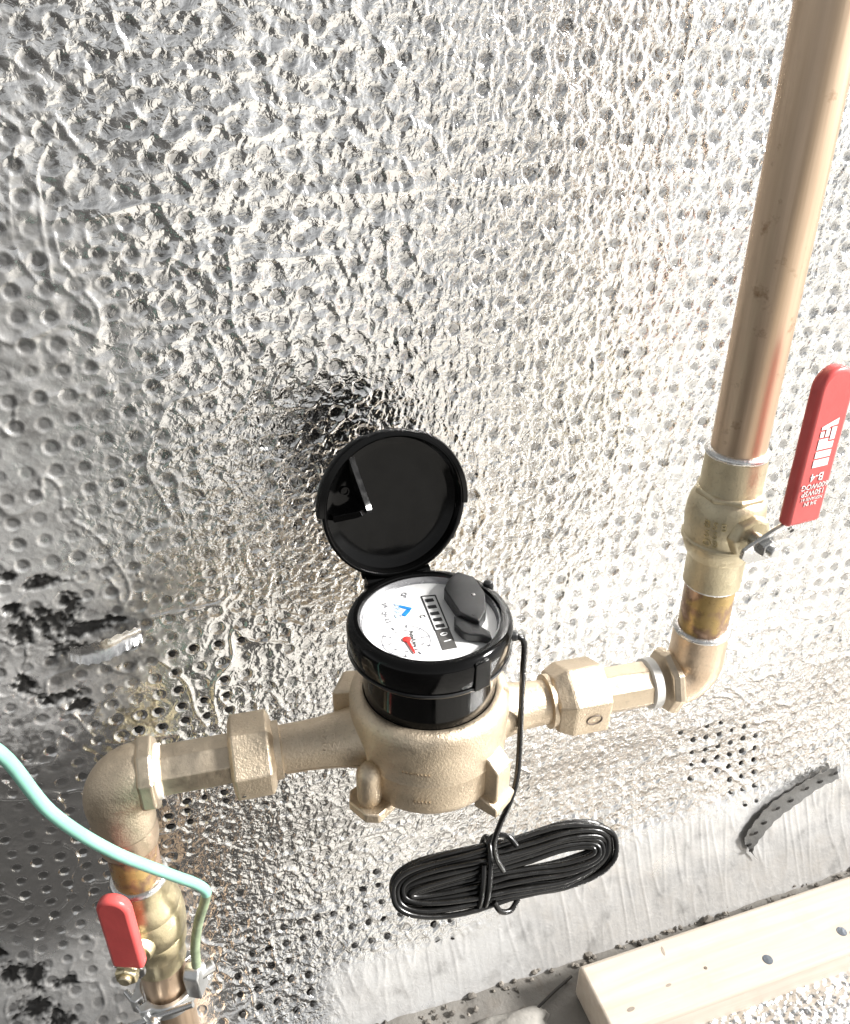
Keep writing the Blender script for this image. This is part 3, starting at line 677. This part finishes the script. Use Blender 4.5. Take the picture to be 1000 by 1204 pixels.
# ------------------------------------------------------------ elbows
def bend(c, e_in, e_out, rc_, r_, n=16, seg=32):
    """quarter bend round corner c; comes along -e_in, leaves along e_out"""
    P = [c + e_in * rc_ + e_out * rc_ - (e_out * cos(a) + e_in * sin(a)) * rc_ for a in np.linspace(0, pi / 2, n)]
    return P
el = thing('pipe_elbow', 'cast bronze elbow at the left end of the run, turning down to the lower valve', 'elbow', tuple(L + [0, 0, -0.035]), 'pipe elbows')
P = [L + D * 0.020] + bend(L, D, -Z, 0.0145, 0) + [L - Z * 0.032, L - Z * 0.036]
rad = [0.0178] + [0.0178] * 16 + [0.0168, 0.0160]
part('body', tube(P, rad, 40), 'bronze', el, smooth=50)
part('hex_band', lathe([(0.0185, 0.0135), (0.0205, 0.0145), (0.0205, 0.0210), (0.0190, 0.0222), (0.0135, 0.0224)], L, D, 8, up=Z * cos(radians(20)) - Q * sin(radians(20))), 'bronze_machined', el, smooth=0, bevel=0.0010)
part('socket', lathe([(0.0166, -0.034), (0.0165, -0.044), (0.0160, -0.0475), (0.0132, -0.0478)], L, Z, 40, cap=(False, True)), 'elbow_copper', el)
for i, (ch, zz) in enumerate((('1', -0.0365), ('/', -0.0385), ('2', -0.0405))):
    nn = -Q * 0.9 - D * 0.1; nn = nn / np.linalg.norm(nn); e1 = np.cross(Z, nn) * -1
    text('casting_letter', ch, 'ink_grey', el, L + nn * 0.0163 + Z * zz + np.cross(nn, Z) * -0.000, -np.cross(nn, Z), Z, 0.0050, 0.0003)
er = thing('pipe_elbow', 'copper coloured elbow at the right end of the run, turning up to the riser', 'elbow', tuple(Rr + [0, 0, -0.018]), 'pipe elbows')
P = [Rr - D * 0.021] + bend(Rr, -D, Z, 0.0145, 0) + [Rr + Z * 0.024, Rr + Z * 0.0365]
part('body', tube(P, [0.0160] + [0.0162] * 16 + [0.0160, 0.0158], 40), 'elbow_copper', er, smooth=50)
part('hex_band', lathe([(0.0190, -0.0140), (0.0202, -0.0150), (0.0202, -0.0180), (0.0185, -0.0212), (0.0135, -0.0214)], Rr, D, 8, up=Z), 'bronze_machined', er, smooth=0, bevel=0.0009)
part('solder_ring', lathe([(0.0140, 0.0350), (0.0158, 0.0353), (0.0168, 0.0369), (0.0158, 0.0385), (0.0138, 0.0389)], Rr, Z, 40), 'solder', er, smooth=70)

# ------------------------------------------------------------ right riser: stub, valve, long pipe
sr = thing('copper_stub', 'short flux stained copper stub between right elbow and upper valve', 'pipe', tuple(Rr + [0, 0, 0.034]), 'copper stubs')
part('tube', lathe([(0.0141, 0.034), (0.0141, 0.074)], Rr, Z, 40), 'copper_flux', sr)
VZ = 0.1115
vr = thing('ball_valve', 'brass ball valve with long red lever on the right riser', 'valve', tuple(Rr + [0, 0, 0.062]), 'ball valves')
Vc = Rr + Z * VZ
def vp(prof): return lathe(prof, Vc, Z, 48)
vb = part('body', vp([(0.0142, -0.0415), (0.0158, -0.0410), (0.0158, -0.0230), (0.0162, -0.0222), (0.0180, -0.0195), (0.0198, -0.0150), (0.0203, -0.0120), (0.0203, -0.0050), (0.0207, -0.0035), (0.0210, 0.0030), (0.0206, 0.0080), (0.0196, 0.0130), (0.0178, 0.0165), (0.0170, 0.0172)]), 'brass', vr, smooth=35)
hx = part('end_cap', lathe([(0.0175, 0.0160), (0.0188, 0.0168), (0.0188, 0.0190), (0.0172, 0.0200)], Vc, Z, 8, up=(0.3, 1, 0)), 'brass', vr, smooth=0, bevel=0.0008)
part('neck', vp([(0.0165, 0.0195), (0.0162, 0.0215), (0.0160, 0.0395), (0.0142, 0.0402)]), 'brass', vr, smooth=35)
part('rib_ring', vp([(0.0198, -0.0130), (0.0212, -0.0118), (0.0212, -0.0100), (0.0200, -0.0088)]), 'brass', vr)
part('solder_ring', vp([(0.0138, 0.0388), (0.0162, 0.0392), (0.0170, 0.0408), (0.0160, 0.0424), (0.0140, 0.0430)]), 'solder', vr, smooth=70)
part('solder_ring', vp([(0.0140, -0.0430), (0.0148, -0.0426), (0.0150, -0.0412), (0.0146, -0.0405)]), 'solder', vr, smooth=70)
for r_i, row in enumerate(('BSB', 'SS', 'OB')):
    for c_i, ch in enumerate(row):
        a = -152 + c_i * 12 + r_i * 2; e1 = polar(a + 90, 1)
        text('casting_letter', ch, 'brass_pale', vb, Vc + polar(a, 0.0211 - r_i * .0003) + Z * (0.0052 - r_i * 0.0056), e1, Z, 0.0062, 0.0005)
sv = polar(-85, 1); ss = polar(5, 1)            # stem direction, sideways
part('stem_boss', lathe([(0.0125, 0.014), (0.0128, 0.018), (0.0120, 0.0225), (0.0095, 0.0232)], Vc, sv, 8, up=Z), 'brass', vr, smooth=0, bevel=0.001)
part('stem_nut', lathe([(0.0050, 0.0295), (0.0056, 0.0302), (0.0056, 0.0345), (0.0050, 0.0355)], Vc, sv, 6, up=Z), 'steel', vr, smooth=0, bevel=0.0005)
part('stem', merge(lathe([(0.0042, 0.022), (0.0042, 0.0300)], Vc, sv, 20), lathe([(0.0030, 0.0350), (0.0030, 0.0385), (0.0024, 0.0390)], Vc, sv, 16)), 'steel', vr)
def lever(Vc, sv, ss, base_t, crank_t, z_c0, z_c1, z_top, w0, w1, vr, s_off=0.0, zred=None, sgn=1):
    th = 0.0024
    def sl(z):
        if z <= z_c0: return base_t
        if z >= z_c1: return crank_t
        k = (z - z_c0) / (z_c1 - z_c0); return base_t + (crank_t - base_t) * (k * k * (3 - 2 * k))
    V, F = [], []
    zs = [-0.010, -0.006, *np.linspace(z_c0, z_c1, 7), zred + 0.012, z_top - 0.01]
    for z_ in zs:
        w_ = (w0 if z_ > -0.008 else w0 * 0.6) if z_ < z_c1 else w1
        so = s_off * min(1, max(0, z_ / zred))
        for tt in (0, th):
            for q in (-1, 1): V.append(Vc + Z * z_ * sgn + ss * (so + q * w_ / 2) + sv * (sl(z_) + tt))
    for i in range(len(zs) - 1):
        a = i * 4; F += [[a, a + 1, a + 5, a + 4], [a + 2, a + 6, a + 7, a + 3], [a, a + 4, a + 6, a + 2], [a + 1, a + 3, a + 7, a + 5]]
    F += [[0, 2, 3, 1], [len(V) - 4, len(V) - 3, len(V) - 1, len(V) - 2]]
    lv = part('lever', (V, F), 'steel', vr, smooth=40, bevel=0.0005)
    return lv
lv = lever(Vc, sv, ss, 0.0275, 0.0350, -0.004, 0.016, 0.094, 0.025, 0.016, vr, s_off=0.0125, zred=0.016)
part('lever_hole', lathe([(0.0013, 0), (0.0013, 0.0003)], Vc + Z * 0.0100 + ss * 0.0100 + sv * 0.0366, sv * .93 - Z * .3, 12), 'hole_dark', lv)
def sleeve(z0, z1, w, th, o, ss, sv, parent, name='lever_grip', taper=0.0, sgn=1):
    n_ = 14; pts = [(-w / 2 + taper, z0), (w / 2 - taper, z0)]
    r_ = w / 2
    pts += [(r_ * cos(a), z1 - r_ + r_ * sin(a)) for a in np.linspace(0, pi, n_)]
    pts = [(x, z * sgn) for x, z in pts]
    return part(name, extrude(pts, o, ss, Z, sv, th), 'red_vinyl', parent, smooth=50, bevel=0.0022, bseg=3)
G0 = Vc + ss * 0.0125 + sv * 0.0330
gp = sleeve(0.0150, 0.0985, 0.0215, 0.0075, G0, ss, sv, vr)
# white print on the grip, upside down as mounted
pf = G0 + sv * 0.00765
def gprint(pts, name='grip_print'):
    return part(name, extrude(pts, pf, ss, Z, sv, 0.00015), 'red_print', gp, smooth=0)
lg0 = 0.0480
gprint([(-0.0045, lg0), (0.0052, lg0), (0.0052, lg0 + .0040), (-0.0045, lg0 + .0040)])
gprint([(-0.0045, lg0 + .0050), (0.0052, lg0 + .0050), (0.0052, lg0 + .0085), (-0.0045, lg0 + .0085)])
gprint([(-0.0045, lg0 + .0095), (0.0052, lg0 + .0095), (0.0052, lg0 + .0130), (0.0012, lg0 + .0130), (0.0012, lg0 + .0150), (-0.0045, lg0 + .0150)])
gprint([(0.0022, lg0 + .0140), (0.0052, lg0 + .0140), (0.0052, lg0 + .0205), (0.0022, lg0 + .0205)])
gprint([(-0.0045, lg0 + .0160), (-0.0022, lg0 + .0160), (-0.0022, lg0 + .0190), (-0.0045, lg0 + .0190)])
gprint([(-0.0012, lg0 + .0160), (0.0012, lg0 + .0160), (0.0012, lg0 + .0200), (-0.0012, lg0 + .0200)])
gprint([(-0.0045, lg0 + .0200), (-0.0012, lg0 + .0200), (0.0012, lg0 + .0212), (0.0052, lg0 + .0216), (0.0052, lg0 + .0250), (-0.0045, lg0 + .0215)])
for body, zz, sz in (('B-4', 0.0425, 0.0062), ('600WOG', 0.0375, 0.0042), ('150WSP', 0.0338, 0.0042), ('NSF/ANSI 61', 0.0304, 0.0026), ('3/4 IN', 0.0276, 0.0032)):
    text('grip_print', body, 'red_print', gp, pf + Z * zz + ss * 0.0004 + sv * 0.0001, -ss, -Z, sz, 0.0001)
rp = thing('copper_riser', 'long copper pipe rising from the upper valve out of the top of the picture', 'pipe', tuple(Rr + [0, 0, 0.14]))
part('tube', lathe([(0.0141, 0.149), (0.0141, 0.30), (0.0141, 0.52)], Rr, Z, 56), 'copper', rp)

# ------------------------------------------------------------ left drop: stub, valve, pipe, clamp
sl_ = thing('copper_stub', 'short flux stained copper stub under the left elbow, behind the green wire', 'pipe', tuple(L + [0, 0, -0.092]), 'copper stubs')
part('tube', lathe([(0.0138, -0.084), (0.0138, -0.046)], L, Z, 40), 'copper_flux', sl_)
Vl = L + np.array([0, 0, -0.1155])
vl = thing('ball_valve', 'pale brass ball valve with short red handle on the left drop pipe', 'valve', tuple(L + [0, 0, -0.168]), 'ball valves')
def vq(prof, n=48): return lathe(prof, Vl, Z, n)
vlb = part('body', vq([(0.0135, -0.0405), (0.0160, -0.0400), (0.0160, -0.0280), (0.0175, -0.0255), (0.0190, -0.0200), (0.0196, -0.0120), (0.0192, -0.0105), (0.0205, -0.0085), (0.0208, 0.0), (0.0204, 0.0090), (0.0192, 0.0120), (0.0196, 0.0135), (0.0182, 0.0190), (0.0166, 0.0235), (0.0160, 0.0250), (0.0160, 0.0360), (0.0138, 0.0366)]), 'brass_pale', vl, smooth=35)
part('solder_ring', vq([(0.0136, 0.0352), (0.0158, 0.0356), (0.0166, 0.0370), (0.0154, 0.0386), (0.0136, 0.0392)]), 'solder', vl, smooth=70)
tv = polar(-112, 1); tsd = polar(-22, 1)
part('stem_boss', lathe([(0.0105, 0.010), (0.0100, 0.021), (0.0088, 0.0235)], Vl, tv, 20, up=Z), 'brass_pale', vl)
part('stem_nut', lathe([(0.0062, 0.0330), (0.0068, 0.0336), (0.0068, 0.0375), (0.0060, 0.0385)], Vl, tv, 6, up=Z), 'brass_pale', vl, smooth=0, bevel=0.0005)
part('stem', merge(lathe([(0.0058, 0.0230), (0.0058, 0.0335)], Vl, tv, 20), lathe([(0.0036, 0.038), (0.0036, 0.0400), (0.0030, 0.0405)], Vl, tv, 16)), 'brass', vl)
lever(Vl, tv, tsd, 0.0295, 0.0345, -0.003, 0.009, 0.057, 0.016, 0.012, vl, s_off=0.0030, zred=0.010)
sleeve(0.0090, 0.0665, 0.0180, 0.0070, Vl + tsd * 0.0030 + tv * 0.0310, tsd, tv, vl)
dp = thing('copper_drop', 'copper pipe below the left valve, held by the ground clamp', 'pipe', tuple(L + [0, 0, FZ]))
part('tube', lathe([(0.0138, FZ + 0.0), (0.0138, -0.154)], L, Z, 40), 'copper', dp)

gc_z = -0.186
gc = thing('ground_clamp', 'silver zinc ground clamp bolted round the left drop pipe, gripping the green wire', 'clamp', tuple(L + [0, 0, gc_z - 0.01]))
cd = polar(-60, 1); cs = polar(30, 1)              # clamp opens along cd; jaws on either side
def jaw(sg):
    pts = [(-0.021, 0.0018), (-0.0155, 0.0018)] + [(0.0147 * cos(a), 0.0018 + 0.0135 * sin(a)) for a in np.linspace(pi, 0, 15)] + [(0.0155, 0.0018), (0.021, 0.0018), (0.0225, 0.0060), (0.0180, 0.0085)] + [(0.0182 * cos(a), 0.0018 + 0.0172 * sin(a)) for a in np.linspace(0.42, pi - 0.42, 13)] + [(-0.0180, 0.0085), (-0.0225, 0.0060)]
    return extrude(pts, L + Z * (gc_z - 0.006), cs, cd * sg, Z, 0.012)
part('jaw', jaw(1), 'zinc', gc, smooth=40, bevel=0.0008)
part('jaw', jaw(-1), 'zinc', gc, smooth=40, bevel=0.0008)
for sg in (-1, 1):
    q = L + Z * gc_z + cs * 0.0195 * sg
    part('clamp_screw', merge(lathe([(0.0022, -0.016), (0.0022, 0.018)], q, cd, 14), lathe([(0.0045, 0.0125), (0.0045, 0.0155), (0.0035, 0.0170)], q, cd, 18)), 'steel', gc)
hub = L + polar(-28, 0.0205) + Z * (gc_z + 0.012)
part('wire_lug', merge(extrude([(-0.006, -0.010), (0.006, -0.010), (0.0065, 0.010), (0.003, 0.015), (-0.003, 0.015), (-0.0065, 0.010)], hub - polar(-28, 1) * 0.0045, polar(62, 1), Z, polar(-28, 1), 0.010)), 'zinc', gc, bevel=0.0012)
part('lug_screw', lathe([(0.0040, 0.000), (0.0040, 0.012), (0.0030, 0.0132)], hub + Z * 0.003, polar(20, 1), 16), 'steel', gc)
bar = L + Z * (gc_z + 0.002) + polar(-105, 0.020)
part('cross_screw', merge(lathe([(0.0020, -0.026), (0.0020, 0.022)], bar, polar(-10, 1) + Z * 0.35, 14), lathe([(0.0040, -0.029), (0.0040, -0.0255)], bar, polar(-10, 1) + Z * 0.35, 6)), 'steel', gc)

# ------------------------------------------------------------ green ground wire
gw = [(-0.232, -0.085, 0.158), (-0.2145, -0.066, 0.120), (-0.2006, -0.0548, 0.0913), (-0.1910, -0.0488, 0.0464), (-0.1747, -0.0349, -0.0020), (-0.1524, -0.0209, -0.0468), (-0.1420, -0.0135, -0.0680), (-0.1372, -0.0095, -0.0820), (-0.1390, -0.0065, -0.0950), (-0.1450, -0.0040, -0.1152), (-0.1500, -0.0025, -0.1400), (-0.1520, 0.0000, -0.1660), (-0.1530, 0.001, -0.178)]
path = catmull(gw, 8)
g = thing('ground_wire', 'pale green insulated wire sweeping across the left elbow down to the clamp', 'wire', (-0.1372, -0.0095, -0.082))
k_ = 6 * 8 + 10
part('jacket', tube(path[:k_ + 1], 0.0030, 14), 'green_jacket', g, smooth=60)
part('stained_end', tube(path[k_:], 0.0029, 14), 'green_dirty', g, smooth=60, label='brown stained lower end of the green wire')

# ------------------------------------------------------------ black cable and its coil
cb = thing('sensor_cable', 'coiled black sensor cable hanging under the meter, tied with a turn of itself', 'cable', (0.0374, -0.033, -0.125))
lead = catmull([M + polar(-24, 0.0440) + Z * 0.066, M + polar(-24, 0.0500) + Z * 0.062, M + polar(-24, 0.0508) + Z * 0.040, M + polar(-22, 0.0515) + Z * 0.010, M + polar(-28, 0.0520) + Z * -0.014, M + polar(-40, 0.0530) + Z * -0.026, (0.0330, -0.0430, -0.036), (0.0285, -0.0430, -0.050), (0.0260, -0.0420, -0.066), (0.0285, -0.0415, -0.082), (0.0330, -0.0420, -0.094)], 8)
part('lead', tube(lead, 0.0017, 10), 'black_cable', cb, smooth=60)
A_ = np.array([-0.0360, -0.030, -0.0950]); B_ = np.array([0.1085, -0.040, -0.1025])
cu = (B_ - A_); CL = np.linalg.norm(cu); cu /= CL
cw = np.array([0, -0.85, 0.52]); cw -= cu * (cw @ cu); cw /= np.linalg.norm(cw)     # towards the viewer
cv = np.cross(cw, cu); cv = cv if cv[2] > 0 else -cv
rc_ = random.Random(5)
def coil_loop(k, layer):
    """one flattened turn: wide eye at the right, pinched to the left"""
    b0 = 0.0046 + 0.0030 * k; bl = 0.0012 + 0.0031 * k
    jit = [rc_.uniform(-0.0008, 0.0008) for _ in range(12)]
    lx, rx_ = 0.004 + 0.0026 * (5 - k) * 0.8 + rc_.uniform(-.002, .002), CL - 0.0028 * (5 - k) + rc_.uniform(-.0015, .0015)
    pts = []
    N_ = 60
    for i in range(N_):
        t = i / N_ * 2 * pi
        x = cos(t); y = sin(t)
        # superellipse
        ex, ey = math.copysign(abs(x) ** 0.55, x), math.copysign(abs(y) ** 0.75, y)
        s_ = (lx + rx_) / 2 + ex * (rx_ - lx) / 2
        f = s_ / CL
        bb = bl + (b0 - bl) * float(sstep(0.52, 0.80, np.array(f)))
        mid = 0.0045 * math.sin(f * pi * 1.05 + 0.2) * -0.3 - 0.004 * (1 - f)
        o_ = ey * bb + mid + (jit[0] * 1.6 * sin(f * 5 + jit[2] * 4000) + jit[1] * 1.4 * sin(f * 9 + jit[3] * 4000))
        wv_ = (layer - 1) * 0.0031 + 0.0012 * math.sin(t * 2 + k + layer) + (0.0015 * (k % 2) if s_ < CL * 0.4 else 0)
        pts.append(A_ + cu * s_ + cv * o_ + cw * wv_)
    return pts
allp = []
for layer in range(3):
    for k in range(6):
        if layer == 0 and k in (0, 2): continue
        p_ = coil_loop(k, layer); p_ = p_[8:] + p_[:8]
        V_, F_ = tube(p_ + p_[:1], 0.00172, 9, cap=False); allp.append((V_, F_))
part('coil', merge(*allp), 'black_cable', cb, smooth=60)
# tie turn round the middle
tc_ = A_ + cu * CL * 0.43 + cv * (-0.002)
tie = []
for i in range(54):
    a = 2 * pi * i / 36 + 1.2; tie.append(tc_ + cv * (0.0205 * cos(a)) + cw * (0.0092 * sin(a)) + cu * (0.004 * cos(a) - 0.006 + 0.006 * i / 54))
part('tie_turn', tube(tie, 0.0017, 10), 'black_cable', cb, smooth=60)
tail = catmull([tc_ + cv * 0.018 + cw * 0.004, tc_ + cv * 0.0225 + cu * 0.004 + cw * .006, tc_ + cv * 0.0215 + cu * 0.012 + cw * .007, tc_ + cv * 0.0150 + cu * 0.017 + cw * .008], 8)
part('tie_turn', tube(tail, 0.0017, 10), 'black_cable', cb, smooth=60)
tail = catmull([tc_ - cv * 0.016 + cw * 0.007, tc_ - cv * 0.0225 + cu * 0.004 + cw * .006, tc_ - cv * 0.0240 + cu * 0.011 + cw * .004, tc_ - cv * 0.0190 + cu * 0.017 + cw * .002], 8)
part('tie_turn', tube(tail, 0.0017, 10), 'black_cable', cb, smooth=60)

# ------------------------------------------------------------ lumber on the floor
lm = thing('lumber', 'pale planed lumber lying on the floor at lower right, with two screws', 'lumber', (0.45, -0.016, FZ))
V_, F_ = box((0.4815, -0.0185, FZ + 0.0192), (0.697, 0.0605, 0.0375))
part('board', (V_, F_), 'lumber', lm, smooth=35, bevel=0.0035, bseg=3)
TZ = FZ + 0.0380
for x, y in ((0.3597, -0.031), (0.2839, -0.0323)):
    part('screw', lathe([(0.0044, -0.003), (0.0046, -0.0004), (0.0040, 0.0003), (0.0010, 0.0005)], (x, y, TZ), Z, 20), 'screw_metal', lm)
for x, y, r_ in ((0.2311, -0.0226, 0.0013), (0.3665, -0.0345, 0.0012)):
    part('nail_hole', lathe([(r_, -0.001), (r_, 0.0003)], (x, y, TZ), Z, 12), 'knot', lm)

for x, y, rx_, ry_ in ((0.1945, -0.0255, 0.0026, 0.0011), (0.2060, 0.0010, 0.0012, 0.0040), (0.1560, -0.0330, 0.0035, 0.0016)):
    part('dent', extrude([(rx_ * cos(a), ry_ * sin(a)) for a in np.linspace(0, 2 * pi, 15)[:-1]], (x, y, TZ - 0.001), (1, 0, 0), (0.2, 1, 0), Z, 0.0011), 'wood_dent', lm, smooth=0)

# foil offcut lying on the floor in front of the lumber
fx = np.linspace(0.16, 0.62, 300); fy = np.linspace(-0.26, -0.047, 140); FX, FY = np.meshgrid(fx, fy)
fh = 2.0 * ridge(perlin(FX * 1000 / 9, FY * 1000 / 7, 70), 1.6) + 1.2 * ridge(perlin(FX * 1000 / 5, FY * 1000 / 5, 71), 1.5) + 3 * perlin(FX * 14, FY * 14, 72)
fo = grid_mesh('foil_offcut', FX, FY, FZ + 0.008 + fh * 0.001, 'foil', {'tear': np.zeros_like(FX), 'dirt_shade': np.zeros_like(FX), 'dot': np.zeros_like(FX), 'crinkle': np.ones_like(FX)})
fo['label'] = 'crumpled piece of silver foil on the floor in front of the lumber'; fo['category'] = 'foil'

# stick, pale stone, debris
sk = tube([(0.098, 0.0085, FZ + .0025), (0.117, 0.0165, FZ + .003), (0.1366, 0.0237, FZ + .0028)], [0.0012, 0.0014, 0.0011], 8)
o = part('stick', sk, 'stick', None, loc=(0.117, 0.0165, FZ)); o['label'] = 'thin black stick lying on the floor beside the end of the lumber'; o['category'] = 'stick'
def rock(c, s, seed, sub=3):
    bm = bmesh.new(); bmesh.ops.create_icosphere(bm, subdivisions=sub, radius=1.0)
    rg_ = random.Random(seed); ph = [rg_.uniform(0, 6) for _ in range(6)]
    V = []
    for v in bm.verts:
        q = v.co; d_ = 1 + 0.16 * sin(3 * q.x + ph[0]) * cos(2.5 * q.y + ph[1]) + 0.12 * sin(5 * q.z + ph[2] + 2 * q.x) + 0.07 * sin(9 * q.y + ph[3])
        V.append((c[0] + q.x * s[0] * d_, c[1] + q.y * s[1] * d_, c[2] + q.z * s[2] * d_))
    F = [[v.index for v in f.verts] for f in bm.faces]; bm.free(); return V, F
o = part('pale_stone', rock((0.0740, 0.000, FZ + 0.002), (0.034, 0.014, 0.008), 4), 'stone_pale', None, smooth=60, loc=(0.0765, 0.004, FZ)); o['label'] = 'pale rounded lump of mortar on the floor left of the lumber'; o['category'] = 'stone'
db = []
rd = random.Random(9)
for i in range(210):
    x = rd.uniform(-0.10, 0.46); y = 0.036 - abs(rd.gauss(0, 0.011)) + rd.uniform(-.002, .004)
    if x > 0.125 and y < 0.014: continue
    s_ = abs(rd.gauss(0.0008, 0.0010)) + 0.0005
    db.append(rock((x, y, FZ + s_ * .4), (s_ * rd.uniform(.7, 1.6), s_, s_ * rd.uniform(.5, .9)), i, 1))
o = part('debris', merge(*db), 'debris', None, smooth=0, loc=(0, 0, 0)); o['kind'] = 'stuff'; o['label'] = 'dark grit and crumbs along the foot of the foil'; o['category'] = 'debris'
